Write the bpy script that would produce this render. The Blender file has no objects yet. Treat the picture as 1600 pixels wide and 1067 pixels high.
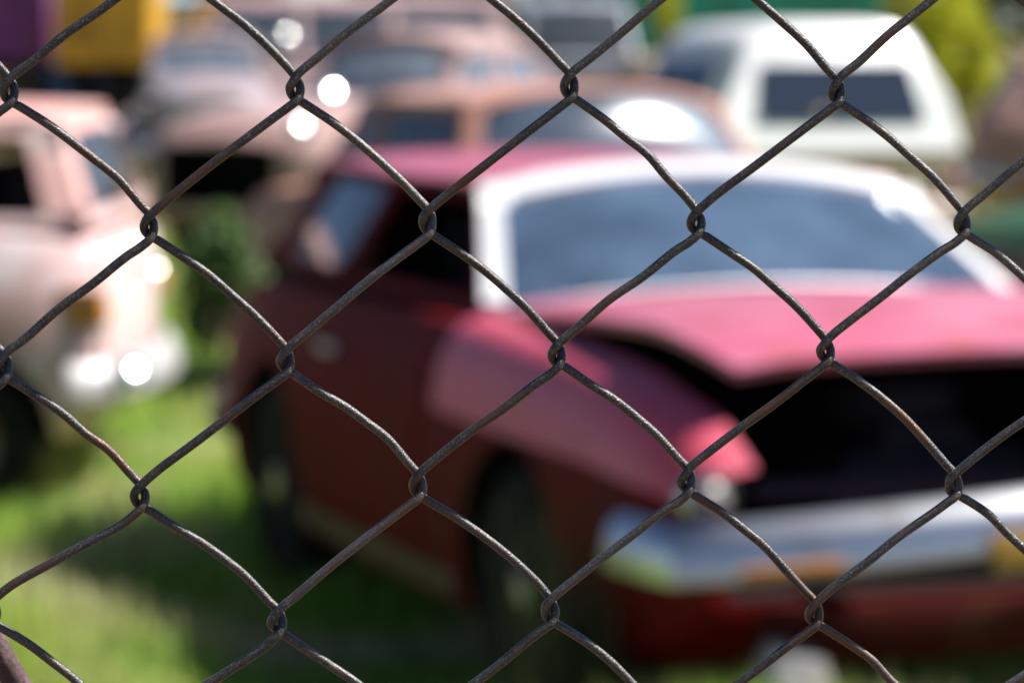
import bpy, bmesh, math, random
import numpy as np
from mathutils import Vector, Matrix
R = math.radians
random.seed(7); rng = np.random.default_rng(7)
SC = bpy.context.scene
COL = SC.collection

# ------------------------------------------------------------------ camera
FPX = 5778.0                       # focal length in pixels of the 1600 px frame (130 mm on 36 mm)
PITCH = math.atan((533.5 - 28) / FPX)
CAM = Vector((0, 0, 1.8))
cd = bpy.data.cameras.new('camera'); cam = bpy.data.objects.new('camera', cd); COL.objects.link(cam)
cd.lens = 130; cd.sensor_width = 36; cd.clip_start = 0.05; cd.clip_end = 2000
cam.location = CAM; cam.rotation_euler = (R(90) - PITCH, 0, 0)
cd.dof.use_dof = True; cd.dof.focus_distance = 0.962; cd.dof.aperture_fstop = 15.4
cd.dof.aperture_blades = 11; cd.dof.aperture_rotation = R(10)
SC.camera = cam

# ------------------------------------------------------------------ sky, sun, exposure
SUN = Vector((0.64, 0.062, 0.77)).normalized()      # towards the sun
el = math.asin(SUN.z)
world = bpy.data.worlds.new('World'); SC.world = world; world.use_nodes = True
nt = world.node_tree; nt.nodes.clear()
sky = nt.nodes.new('ShaderNodeTexSky'); sky.sky_type = 'NISHITA'; sky.sun_disc = False
sky.sun_elevation = el; sky.sun_rotation = math.atan2(SUN.x, SUN.y)
sky.dust_density = 0.2; sky.ozone_density = 2.0; sky.altitude = 1900; sky.air_density = 0.75
bg = nt.nodes.new('ShaderNodeBackground'); bg.inputs[1].default_value = 0.05
out = nt.nodes.new('ShaderNodeOutputWorld')
nt.links.new(sky.outputs[0], bg.inputs[0]); nt.links.new(bg.outputs[0], out.inputs[0])
sl = bpy.data.lights.new('sun', 'SUN'); sl.energy = 5.0; sl.angle = R(0.53); sl.color = (1.0, 0.955, 0.89)
so = bpy.data.objects.new('sun', sl); COL.objects.link(so)
so.rotation_euler = (-SUN).to_track_quat('-Z', 'Y').to_euler()
SC.view_settings.view_transform = 'Standard'; SC.view_settings.look = 'None'
SC.view_settings.exposure = 1.0; SC.view_settings.gamma = 1
SC.view_settings.use_curve_mapping = False
SC.cycles.use_denoising = True
SC.cycles.max_bounces = 6; SC.cycles.transparent_max_bounces = 12

def W(px, py, D):
    """world point that the photograph shows at (px, py), D metres out along the ground"""
    return Vector(((px - 800) / FPX * D, D, CAM.z - (py - 28) / FPX * D))

# ------------------------------------------------------------------ materials
def mat(name, col, rough=0.5, metal=0.0, coat=0.0, spec=0.5, noise=None, bump=None):
    """noise: list of (scale, lo, hi, colour) layers mixed over the base; bump: (scale, strength, distance)"""
    m = bpy.data.materials.new(name); m.use_nodes = True
    n = m.node_tree; p = n.nodes['Principled BSDF']
    p.inputs['Base Color'].default_value = (*col, 1); p.inputs['Roughness'].default_value = rough
    p.inputs['Metallic'].default_value = metal; p.inputs['Coat Weight'].default_value = coat
    p.inputs['Coat Roughness'].default_value = 0.25
    p.inputs['Specular IOR Level'].default_value = spec
    tc = n.nodes.new('ShaderNodeTexCoord')
    prev = None
    for (sc, lo, hi, c2) in noise or []:
        t = n.nodes.new('ShaderNodeTexNoise'); t.inputs['Scale'].default_value = sc; t.inputs['Detail'].default_value = 6
        n.links.new(tc.outputs['Object'], t.inputs['Vector'])
        r = n.nodes.new('ShaderNodeMapRange'); r.inputs[1].default_value = lo; r.inputs[2].default_value = hi
        n.links.new(t.outputs['Fac'], r.inputs[0])
        x = n.nodes.new('ShaderNodeMix'); x.data_type = 'RGBA'
        n.links.new(r.outputs[0], x.inputs[0])
        if prev is None: x.inputs[6].default_value = (*col, 1)
        else: n.links.new(prev, x.inputs[6])
        x.inputs[7].default_value = (*c2, 1); prev = x.outputs[2]
    if prev is not None: n.links.new(prev, p.inputs['Base Color'])
    if bump:
        t = n.nodes.new('ShaderNodeTexNoise'); t.inputs['Scale'].default_value = bump[0]; t.inputs['Detail'].default_value = 4
        n.links.new(tc.outputs['Object'], t.inputs['Vector'])
        b = n.nodes.new('ShaderNodeBump'); b.inputs['Strength'].default_value = bump[1]; b.inputs['Distance'].default_value = bump[2]
        n.links.new(t.outputs['Fac'], b.inputs['Height']); n.links.new(b.outputs[0], p.inputs['Normal'])
    return m

def leafy(m, f=.4):
    n = m.node_tree; p = n.nodes['Principled BSDF']; o = [x for x in n.nodes if x.type == 'OUTPUT_MATERIAL'][0]
    t = n.nodes.new('ShaderNodeBsdfTranslucent'); l = p.inputs['Base Color'].links
    if l: n.links.new(l[0].from_socket, t.inputs[0])
    else: t.inputs[0].default_value = p.inputs['Base Color'].default_value
    x = n.nodes.new('ShaderNodeMixShader'); x.inputs[0].default_value = f
    n.links.new(p.outputs[0], x.inputs[1]); n.links.new(t.outputs[0], x.inputs[2]); n.links.new(x.outputs[0], o.inputs[0])
    return m
def glass(name, tint=(0.55, 0.62, 0.68), refl=0.10, dust_sky=0.12, dust_sky_col=(0.42, 0.45, 0.48), gr=.08):
    m = bpy.data.materials.new(name); m.use_nodes = True; n = m.node_tree; n.nodes.clear()
    o = n.nodes.new('ShaderNodeOutputMaterial')
    t = n.nodes.new('ShaderNodeBsdfTransparent'); t.inputs[0].default_value = (*tint, 1)
    d = n.nodes.new('ShaderNodeBsdfDiffuse'); d.inputs[0].default_value = (*dust_sky_col, 1)  # dust film; its bluer colours stand in for reflected sky
    g = n.nodes.new('ShaderNodeBsdfGlossy'); g.inputs[1].default_value = gr
    f = n.nodes.new('ShaderNodeFresnel'); f.inputs[0].default_value = 1.5
    a = n.nodes.new('ShaderNodeMath'); a.operation = 'ADD'; a.use_clamp = True; a.inputs[1].default_value = refl
    n.links.new(f.outputs[0], a.inputs[0])
    ns = n.nodes.new('ShaderNodeTexNoise'); ns.inputs['Scale'].default_value = 3.0; ns.inputs['Detail'].default_value = 5
    tc = n.nodes.new('ShaderNodeTexCoord'); n.links.new(tc.outputs['Object'], ns.inputs['Vector'])
    mr = n.nodes.new('ShaderNodeMapRange'); mr.inputs[1].default_value = .3; mr.inputs[2].default_value = .7
    mr.inputs[3].default_value = dust_sky * .5; mr.inputs[4].default_value = dust_sky * 1.5
    n.links.new(ns.outputs['Fac'], mr.inputs[0])
    m1 = n.nodes.new('ShaderNodeMixShader'); n.links.new(mr.outputs[0], m1.inputs[0])
    n.links.new(t.outputs[0], m1.inputs[1]); n.links.new(d.outputs[0], m1.inputs[2])
    m2 = n.nodes.new('ShaderNodeMixShader'); n.links.new(a.outputs[0], m2.inputs[0])
    n.links.new(m1.outputs[0], m2.inputs[1]); n.links.new(g.outputs[0], m2.inputs[2])
    n.links.new(m2.outputs[0], o.inputs[0])
    return m

RUST = (0.16, 0.065, 0.03)
M = {}
M['chrome'] = mat('chrome', (0.60, 0.61, 0.64), 0.30, 1.0, noise=[(9, .55, .75, (0.45, 0.42, 0.4))])
M['old_chrome'] = mat('old_chrome', (0.72, 0.74, 0.76), 0.42, 0.8, noise=[(6, .45, .7, (0.42, 0.34, 0.29))])
M['dull_chrome'] = mat('dull_chrome', (0.50, 0.49, 0.49), 0.55, 0.5)
M['bright_trim'] = mat('bright_trim', (0.88, 0.88, 0.9), 0.35, 0.2)
M['black'] = mat('black_rubber', (0.012, 0.012, 0.013), 0.8)
M['glint_mirror'] = mat('mirror_chrome', (0.9, 0.9, 0.9), 0.14, 1.0)
M['tyre'] = mat('tyre_rubber', (0.010, 0.0095, 0.0095), 0.85, spec=.15, noise=[(20, .5, .8, (0.05, 0.045, 0.04))])
M['dark_inside'] = mat('dark_interior', (0.01, 0.009, 0.009), 0.9, spec=.1)
M['cloth'] = mat('dark_cloth', (0.012, 0.012, 0.015), 0.95, spec=.1)
M['engine'] = mat('engine_metal', (0.03, 0.025, 0.035), 0.6, 0.4, noise=[(12, .5, .7, (0.06, 0.03, 0.05))])
M['glass'] = glass('window_glass')
M['shield'] = glass('windshield_glass', (0.42, 0.52, 0.66), 0.30, 0.40, (0.20, 0.32, 0.50))  # blue film colour puts the sky's reflection into the pane
M['sideglass'] = glass('side_glass', (0.07, 0.10, 0.16), 0.12, 0.30, (0.11, 0.20, 0.36))
M['dustskyglass'] = glass('dust_sky_glass', (0.5, 0.58, 0.66), 0.2, 0.55, (0.36, 0.42, 0.50))  # pale blue film colour imitates sky reflected off the panes
M['lens'] = mat('headlight_lens', (0.22, 0.2, 0.2), 0.35, 0.0, .2)
M['amber'] = mat('amber_lens', (0.55, 0.20, 0.02), 0.3, 0, .3)
M['redlens'] = mat('red_lens', (0.4, 0.02, 0.015), 0.25, 0, .6)
M['steel'] = mat('wheel_steel', (0.22, 0.2, 0.19), 0.55, 0.5, noise=[(8, .45, .65, RUST)])
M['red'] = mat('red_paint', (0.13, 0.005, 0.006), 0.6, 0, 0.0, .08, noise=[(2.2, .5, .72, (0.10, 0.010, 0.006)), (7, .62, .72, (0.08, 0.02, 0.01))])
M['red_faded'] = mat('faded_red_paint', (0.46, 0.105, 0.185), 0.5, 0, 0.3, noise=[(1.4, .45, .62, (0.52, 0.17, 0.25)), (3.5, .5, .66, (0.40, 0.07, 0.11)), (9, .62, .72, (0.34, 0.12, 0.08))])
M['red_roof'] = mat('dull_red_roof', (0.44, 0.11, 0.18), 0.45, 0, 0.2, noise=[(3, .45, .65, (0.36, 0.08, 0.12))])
M['red_fender'] = mat('sunlit_toned_red_paint', (0.64, 0.085, 0.15), 0.45, 0, 0.2, noise=[(3, .5, .7, (0.52, 0.06, 0.10)), (9, .62, .74, (0.34, 0.07, 0.05))])  # faded red with sunlight put into the colour, lighter than the shaded fender
M['rocker'] = mat('dull_rocker_trim', (0.26, 0.20, 0.15), 0.5, 0.5, noise=[(5, .4, .6, (0.13, 0.08, 0.05))])
M['rust_low'] = mat('rusty_sill_paint', (0.12, 0.05, 0.012), 0.7, noise=[(5, .45, .6, (0.14, 0.075, 0.02))])

# ------------------------------------------------------------------ objects
def link(name, bm, m, parent=None, smooth=True, loc=None):
    me = bpy.data.meshes.new(name)
    bmesh.ops.recalc_face_normals(bm, faces=bm.faces)
    bm.to_mesh(me); bm.free()
    if smooth: me.polygons.foreach_set('use_smooth', [True] * len(me.polygons))
    me.materials.append(m)
    if smooth:
        me.set_sharp_from_angle(angle=R(42))
    o = bpy.data.objects.new(name, me); COL.objects.link(o)
    if parent is not None: o.parent = parent
    if loc is not None: o.location = loc
    return o
def raw(name, V, F, m, parent=None, smooth=True):
    me = bpy.data.meshes.new(name)
    V = np.asarray(V, dtype=np.float32); F = np.asarray(F, dtype=np.int32)
    k = F.shape[1]
    me.vertices.add(len(V)); me.vertices.foreach_set('co', V.ravel())
    me.loops.add(F.size); me.loops.foreach_set('vertex_index', F.ravel())
    me.polygons.add(len(F)); me.polygons.foreach_set('loop_start', np.arange(0, F.size, k, dtype=np.int32))
    me.update(calc_edges=True); me.validate()
    if smooth: me.polygons.foreach_set('use_smooth', [True] * len(me.polygons))
    me.materials.append(m)
    o = bpy.data.objects.new(name, me); COL.objects.link(o)
    if parent is not None: o.parent = parent
    return o
def thing(name, label, cat, loc=(0, 0, 0), yaw=0, group=None):
    o = bpy.data.objects.new(name, None); COL.objects.link(o)
    o.location = loc; o.rotation_euler = (0, 0, R(yaw)); o['label'] = label; o['category'] = cat
    o.empty_display_size = .2
    if group: o['group'] = group
    return o
def tag(o, label, cat, group=None, kind=None):
    o['label'] = label; o['category'] = cat
    if group: o['group'] = group
    if kind: o['kind'] = kind
    return o

# ---- bmesh shapes
def box(bm, c, s, bev=0.0, rot=None):
    d = bmesh.ops.create_cube(bm, size=1)
    vs = d['verts']
    mtx = Matrix.Translation(c) @ (rot.to_4x4() if rot else Matrix()) @ Matrix.Diagonal((*s, 1))
    bmesh.ops.transform(bm, matrix=mtx, verts=vs)
    if bev > 0:
        es = {e for v in vs for e in v.link_edges}
        bmesh.ops.bevel(bm, geom=list(es), offset=bev, segments=2, affect='EDGES', profile=.6)
def lathe(bm, prof, axis='x', c=(0, 0, 0), n=32):
    """prof: (radius, along) pairs"""
    rings = []
    for r, a in prof:
        ring = []
        for k in range(n):
            t = 2 * math.pi * k / n
            p = {'x': (a, r * math.cos(t), r * math.sin(t)), 'y': (r * math.cos(t), a, r * math.sin(t)),
                 'z': (r * math.cos(t), r * math.sin(t), a)}[axis]
            ring.append(bm.verts.new((p[0] + c[0], p[1] + c[1], p[2] + c[2])))
        rings.append(ring)
    for i in range(len(rings) - 1):
        for k in range(n):
            bm.faces.new((rings[i][k], rings[i][(k + 1) % n], rings[i + 1][(k + 1) % n], rings[i + 1][k]))
    for ring in (rings[0], rings[-1]):
        if (ring[0].co - ring[n // 2].co).length > 1e-4: bm.faces.new(ring)
def tube(bm, pts, r, n=10):
    pts = [Vector(p) for p in pts]; rings = []
    up = Vector((0, 0, 1))
    for i, p in enumerate(pts):
        t = (pts[min(i + 1, len(pts) - 1)] - pts[max(i - 1, 0)]).normalized()
        a = t.cross(up)
        if a.length < .05: a = t.cross(Vector((0, 1, 0)))
        a.normalize(); b = a.cross(t)
        rr = r[i] if isinstance(r, (list, tuple)) else r
        rings.append([bm.verts.new(p + a * rr * math.cos(2 * math.pi * k / n) + b * rr * math.sin(2 * math.pi * k / n)) for k in range(n)])
    for i in range(len(rings) - 1):
        for k in range(n):
            bm.faces.new((rings[i][k], rings[i][(k + 1) % n], rings[i + 1][(k + 1) % n], rings[i + 1][k]))
    bm.faces.new(rings[0]); bm.faces.new(rings[-1])
def sheet(bm, grid, t):
    """grid of points -> a panel t thick"""
    vs = [[bm.verts.new(p) for p in row] for row in grid]
    fs = [bm.faces.new((vs[i][j], vs[i][j + 1], vs[i + 1][j + 1], vs[i + 1][j]))
          for i in range(len(vs) - 1) for j in range(len(vs[0]) - 1)]
    bmesh.ops.recalc_face_normals(bm, faces=fs)
    if t: bmesh.ops.solidify(bm, geom=fs, thickness=t)
def boolean_cut(o, cutters):
    dg = None
    for c in cutters:
        m = o.modifiers.new('cut', 'BOOLEAN'); m.operation = 'DIFFERENCE'; m.object = c; m.material_mode = 'TRANSFER'; m.solver = 'EXACT'
    bpy.context.view_layer.update(); dg = bpy.context.evaluated_depsgraph_get()
    me = bpy.data.meshes.new_from_object(o.evaluated_get(dg)); o.modifiers.clear(); old = o.data; o.data = me
    for c in cutters: bpy.data.objects.remove(c, do_unlink=True)

# ------------------------------------------------------------------ vehicles
# local axes: nose towards -y, width along x, up z; origin on the ground under the foot of the windshield
PROF = [(0, 0), (.55, 0), (.86, .02), (.965, .10), (1.0, .38), (.995, .60), (.965, .84), (.90, .965), (.72, 1.0), (.36, 1.0), (0, 1.0)]
class Body:
    def __init__(s, st, prof=PROF):
        s.st = sorted(st); s.prof = prof
        a = np.array(s.st, dtype=float); s.a = a
    def at(s, y):
        a = s.a
        out = []
        for k in range(1, 5):
            # smooth monotone-ish interpolation
            yy = a[:, 0]; v = a[:, k]
            i = int(np.clip(np.searchsorted(yy, y) - 1, 0, len(yy) - 2))
            t = (y - yy[i]) / (yy[i + 1] - yy[i]); t = min(max(t, 0), 1)
            d0 = (v[i + 1] - v[max(i - 1, 0)]) / (yy[i + 1] - yy[max(i - 1, 0)]) * (yy[i + 1] - yy[i])
            j = min(i + 2, len(yy) - 1)
            d1 = (v[j] - v[i]) / (yy[j] - yy[i]) * (yy[i + 1] - yy[i])
            h = (2*t**3 - 3*t**2 + 1) * v[i] + (t**3 - 2*t**2 + t) * d0 + (-2*t**3 + 3*t**2) * v[i + 1] + (t**3 - t**2) * d1
            out.append(h)
        return out
    def ring(s, y):
        w, zb, zt, cr = s.at(y); h = zt - zb
        half = [(p[0] * w, zb + p[1] * h + (cr * (1 - (p[0]) ** 2) if p[1] > .9 else 0)) for p in s.prof]
        return [(x, y, z) for x, z in half] + [(-x, y, z) for x, z in reversed(half[1:-1])]
    def side_x(s, y, z):
        w, zb, zt, cr = s.at(y); f = (z - zb) / (zt - zb)
        pr = [p for p in s.prof if p[0] > .8]
        return w * float(np.interp(f, [p[1] for p in pr], [p[0] for p in pr]))
    def top_z(s, y, x):
        w, zb, zt, cr = s.at(y); u = min(abs(x) / w, 1)
        if u < .72: return zt + cr * (1 - u * u)
        f = float(np.interp(u, [.72, .90, .965], [1.0, .965, .84]))
        return zb + f * (zt - zb) + cr * (1 - u * u)
    def mesh(s, n=46):
        ys = np.linspace(s.st[0][0], s.st[-1][0], n); bm = bmesh.new()
        rings = [[bm.verts.new(p) for p in s.ring(float(y))] for y in ys]; k = len(rings[0])
        for i in range(n - 1):
            for j in range(k):
                bm.faces.new((rings[i][j], rings[i][(j + 1) % k], rings[i + 1][(j + 1) % k], rings[i + 1][j]))
        bm.faces.new(rings[0]); bm.faces.new(rings[-1])
        return bm

def wheel(parent, x, y, r, w=.19, cap='steel', flat=0):
    s = 1 if x > 0 else -1
    bm = bmesh.new()
    pr = [(r * .60, -w / 2), (r * .82, -w / 2 * 1.06), (r * .95, -w / 2 * .92), (r, -w / 2 * .6), (r, w / 2 * .6), (r * .95, w / 2 * .92), (r * .82, w / 2 * 1.06), (r * .60, w / 2), (r * .58, 0), (r * .60, -w / 2)]
    lathe(bm, pr[:-1], 'x', n=36)
    wh = link('wheel', bm, M['tyre'], parent, loc=(x, y, r))
    bm = bmesh.new()
    lathe(bm, [(r * .60, -w * .42 * s), (r * .585, w * .44 * s), (r * .52, w * .30 * s), (r * .4, w * .24 * s), (r * .3, w * .33 * s), (r * .1, w * .33 * s)], 'x', n=28)
    link('rim', bm, M['steel'], wh)
    bm = bmesh.new()
    lathe(bm, [(r * .28, w * .32 * s), (r * .26, w * .45 * s), (r * .15, w * .52 * s), (r * .02, w * .54 * s)], 'x', n=24)
    link('hub_cap', bm, M[cap], wh)
    return wh

def patch(c, n, m, bulge=0.0, u0=0, u1=1, v0=0, v1=1):
    """bilinear patch of corners (bl, br, tr, tl), pushed out by bulge in the middle"""
    bl, br, tr, tl = [Vector(p) for p in c]
    nrm = (br - bl).cross(tl - bl).normalized()
    g = []
    for i in range(m + 1):
        v = v0 + (v1 - v0) * i / m; row = []
        for j in range(n + 1):
            u = u0 + (u1 - u0) * j / n
            p = (bl * (1 - u) + br * u) * (1 - v) + (tl * (1 - u) + tr * u) * v
            row.append(p + nrm * bulge * 4 * u * (1 - u) * (0.6 + 0.4 * 4 * v * (1 - v)))
        g.append(row)
    return g
def framed(parent, c, mu, mb, mt, bulge, fm, gm, fname, gname, th=.03, glass_on=True, mu2=None):
    """a window panel: a frame round the opening, the pane set into it"""
    bm = bmesh.new(); mu2 = mu if mu2 is None else mu2
    def add(u0, u1, v0, v1, n, m):
        b2 = bmesh.new(); sheet(b2, patch(c, n, m, bulge, u0, u1, v0, v1), 0); me = bpy.data.meshes.new('t'); b2.to_mesh(me); b2.free(); bm.from_mesh(me); bpy.data.meshes.remove(me)
    add(0, 1, 0, mb, 16, 1); add(0, 1, 1 - mt, 1, 16, 1)
    add(0, mu, mb, 1 - mt, 1, 6); add(1 - mu2, 1, mb, 1 - mt, 1, 6)
    bmesh.ops.remove_doubles(bm, verts=bm.verts, dist=.001)
    bl, br, tr, tl = [Vector(p) for p in c]; nrm = (br - bl).cross(tl - bl).normalized()
    for f in bm.faces:
        f.normal_update()
        if f.normal.dot(nrm) < 0: f.normal_flip()
    bmesh.ops.solidify(bm, geom=list(bm.faces), thickness=th)
    fo = link(fname, bm, fm, parent)
    if glass_on:
        bm = bmesh.new()
        g = patch(c, 14, 6, bulge, mu * .8, 1 - mu2 * .8, mb * .8, 1 - mt * .8)
        g = [[p - nrm * th * .45 for p in row] for row in g]
        sheet(bm, g, .004); link(gname, bm, gm, fo if fname != 'pillar' else parent)
    return fo

def cabin(root, B, G, paint, roofpaint, wsframe=None, shield=None, gm=None, ws_margin=(.05, .07, .10)):
    """G: dict y0 y1 (belt), z0, w0 | r0 r1 (roof), z1, w1, crown, posts=[(belt_y, roof_y)], bow"""
    z0, z1, w0, w1 = G['z0'], G['z1'], G['w0'], G['w1']; gm = gm or M['glass']
    wf, wr = G.get('wf', w0), G.get('wr', w0 - .02)
    f1, r1w = G.get('f1', w1), G.get('r1w', w1 - .02)
    c = [(-wf, G['y0'], z0), (wf, G['y0'], z0), (f1, G['r0'], z1), (-f1, G['r0'], z1)]
    framed(root, c, *ws_margin, G.get('bow', .10), wsframe or paint, shield or gm, 'windshield_frame', 'windshield', .035)
    c = [(wr, G['y1'], z0), (-wr, G['y1'], z0), (-r1w, G['r1'], z1), (r1w, G['r1'], z1)]
    framed(root, c, .07, .12, .12, G.get('rbow', .08), paint, gm, 'rear_window_frame', 'rear_window', .035)
    n = len(G['posts'])
    belts = [(wf, G['y0'])] + [(w0, p[0]) for p in G['posts']] + [(wr, G['y1'])]
    roofs = [(f1, G['r0'])] + [(w1, p[1]) for p in G['posts']] + [(r1w, G['r1'])]
    for s in (1, -1):
        for k in range(len(belts) - 1):
            (wa, ya), (wb, yb) = belts[k], belts[k + 1]; (va, qa), (vb, qb) = roofs[k], roofs[k + 1]
            L = max(yb - ya, .2); last = k == len(belts) - 2
            c = [(s * wa, ya, z0), (s * wb, yb, z0), (s * vb, qb, z1), (s * va, qa, z1)]
            if s < 0: c = [c[1], c[0], c[3], c[2]]
            fr = min(.06 / L, .3); bk = G.get('cpillar', .3) if last else fr
            a, b = (fr, bk) if s > 0 else (bk, fr)
            framed(root, c, a, .10, .12, .015, paint, gm, 'side_window_frame', 'side_window', .03, k not in G.get('open', ()), b)
    # roof skin
    bm = bmesh.new(); g = []
    ys = [G['r0']] + list(np.linspace(G['r0'] + .12, G['r1'] - .12, 10)) + [G['r1']]
    for y in ys:
        t = (y - G['r0']) / (G['r1'] - G['r0'])
        w = float(np.interp(y, [G['r0'], G['posts'][0][1], G['posts'][-1][1], G['r1']], [f1, w1, w1, r1w])) + .012
        row = []
        for u in np.linspace(-1, 1, 17):
            bowf = -G.get('bow', .1) * .6 * (1 - u * u) * max(0, 1 - t * 4) + G.get('rbow', .08) * .6 * (1 - u * u) * max(0, t * 4 - 3)
            z = z1 + .006 + G['crown'] * (1 - abs(u) ** 2.6) * (0.30 + .70 * math.sin(math.pi * (0.12 + .76 * t)) ** .6)
            row.append((u * w, y + bowf, z))
        g.append(row)
    sheet(bm, g, .03); link('roof', bm, roofpaint, root)
    bm = bmesh.new(); sheet(bm, [[(x, y + .02, z1 + .002 + .3 * G['crown']) for x in np.linspace(-w1 + .05, w1 - .05, 5)] for y in np.linspace(G['r0'] + .1, G['r1'] - .1, 5)], .01)
    link('headliner', bm, M['dark_inside'], root)
    # seats, dashboard and steering wheel seen through the glass
    yc = G['posts'][0][0]
    bm = bmesh.new(); box(bm, (0, (G['y0'] + G['y1']) / 2, z0 - .012), (2 * w0 - .16, G['y1'] - G['y0'] - .3, .03), .005)
    link('cabin_floor', bm, M['dark_inside'], root)
    for yy in G.get('seats', [yc - .1]):
        bm = bmesh.new(); box(bm, (0, yy, z0 + .06), (2 * w1 - .12, .14, .30), .05, Matrix.Rotation(R(-12), 3, 'X'))
        link('seat_back', bm, M['cloth'], root)
    bm = bmesh.new(); lathe(bm, [(.19, -.012), (.205, 0), (.19, .012), (.175, 0), (.19, -.012)], 'y', n=28)
    for a in (0, 2.1, 4.2): tube(bm, [(0, 0, 0), (.185 * math.cos(a), 0, .185 * math.sin(a))], .01, 6)
    sw = link('steering_wheel', bm, M['black'], root, loc=(w1 * .52, G['y0'] + .42, z0 + .10)); sw.rotation_euler = (R(-25), 0, 0)

def bumper(root, y, w, z, h, name='bumper', m='chrome', wrap=.28, bow=.10, sgn=-1, depth=.07):
    """a curved blade bumper whose ends wrap round the corners"""
    bm = bmesh.new(); g = []
    sec = [(-.5, .05), (-.47, .70), (-.36, 1.0), (-.15, .99), (.12, .84), (.36, .58), (.5, .15)]
    pts = []
    n = 22
    for u in np.linspace(-1, 1, n):
        pts.append((u * w, y + (-sgn) * bow * (abs(u) ** 2.2), (0, sgn)))
    Lp = []
    for u in np.linspace(1, 0, 5)[:-1]:
        Lp.append((-w - .025 * math.sin(math.pi * u * .5), y + (-sgn) * (bow + .03 + wrap * u), (-1, 0)))
    Rp = [(-p[0], p[1], (1, 0)) for p in reversed(Lp)]
    allp = Lp + pts + Rp
    rings = []
    for i, (x, yy, _) in enumerate(allp):
        a = Vector((allp[min(i + 1, len(allp) - 1)][0] - allp[max(i - 1, 0)][0], allp[min(i + 1, len(allp) - 1)][1] - allp[max(i - 1, 0)][1], 0)).normalized()
        nv = Vector((a.y, -a.x, 0)) if sgn < 0 else Vector((-a.y, a.x, 0))
        rings.append([(Vector((x, yy, z)) + nv * (d * depth) + Vector((0, 0, f * h))) for f, d in sec])
    sheet(bm, rings, .012)
    b = link(name, bm, M[m], root)
    for s in (-1, 1):
        bm = bmesh.new(); box(bm, (s * w * .45, y - sgn * .10, z), (.05, .2, .06), .01)
        link('bumper_bracket', bm, M['steel'], b)
    return b

def headlight(root, x, y, z, r=.085, bez='chrome', sgn=-1, lens='lens', name='headlight'):
    bm = bmesh.new(); lathe(bm, [(r * 1.02, -sgn * .06), (r * 1.22, -sgn * .02), (r * 1.24, sgn * .015), (r * 1.08, sgn * .03), (r * .98, sgn * .012)], 'y', n=28)
    h = link(name, bm, M[bez], root, loc=(x, y, z))
    bm = bmesh.new(); lathe(bm, [(r, -sgn * .01), (r * .98, sgn * .012), (r * .7, sgn * .035), (r * .35, sgn * .047), (.004, sgn * .05)], 'y', n=28)
    link('lens', bm, M[lens], h)
    return h

def side_panel(root, B, y0, y1, z0, z1, m, name, s, off=.006, th=.012, n=12, k=8):
    bm = bmesh.new()
    g = [[(s * (B.side_x(y, z) + off), y, z) for y in np.linspace(y0, y1, n)] for z in np.linspace(z0, z1, k)]
    sheet(bm, g, 0)
    for f in bm.faces:
        f.normal_update()
        if f.normal.x * s < 0: f.normal_flip()
    bmesh.ops.solidify(bm, geom=list(bm.faces), thickness=th)
    return link(name, bm, m, root)

def top_panel(root, B, y0, y1, wf, m, name, off=.012, th=.025, n=14, k=14, hinge=None, ang=0):
    bm = bmesh.new(); g = []
    for y in np.linspace(y0, y1, n):
        w = B.at(float(y))[0] * wf
        g.append([(u * w, float(y), B.top_z(float(y), u * w) + off) for u in np.linspace(-1, 1, k)])
    sheet(bm, g, 0)
    for f in bm.faces:
        f.normal_update()
        if f.normal.z < 0: f.normal_flip()
    bmesh.ops.solidify(bm, geom=list(bm.faces), thickness=th)
    o = link(name, bm, m, root)
    if hinge is not None:
        hz = B.top_z(hinge, 0)
        o.data.transform(Matrix.Translation((0, hinge, hz)) @ Matrix.Rotation(R(ang), 4, 'X') @ Matrix.Translation((0, -hinge, -hz)))
    return o

def grille(root, y, z0, z1, w, bars, m='old_chrome', back=True):
    bm = bmesh.new()
    for i in range(bars):
        z = z0 + (z1 - z0) * (i + .5) / bars
        box(bm, (0, y, z), (2 * w, .03, (z1 - z0) / bars * .45), .004)
    box(bm, (0, y, z1), (2 * w + .04, .035, .03), .006); box(bm, (0, y, z0), (2 * w + .04, .035, .03), .006)
    for s in (-1, 1): box(bm, (s * w, y, (z0 + z1) / 2), (.035, .036, z1 - z0), .006)
    g = link('grille', bm, M[m], root, smooth=False)
    if back:
        bm = bmesh.new(); box(bm, (0, y + .03, (z0 + z1) / 2), (2 * w - .01, .02, z1 - z0 - .01)); link('grille_backing', bm, M['dark_inside'], g)
    return g

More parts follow.
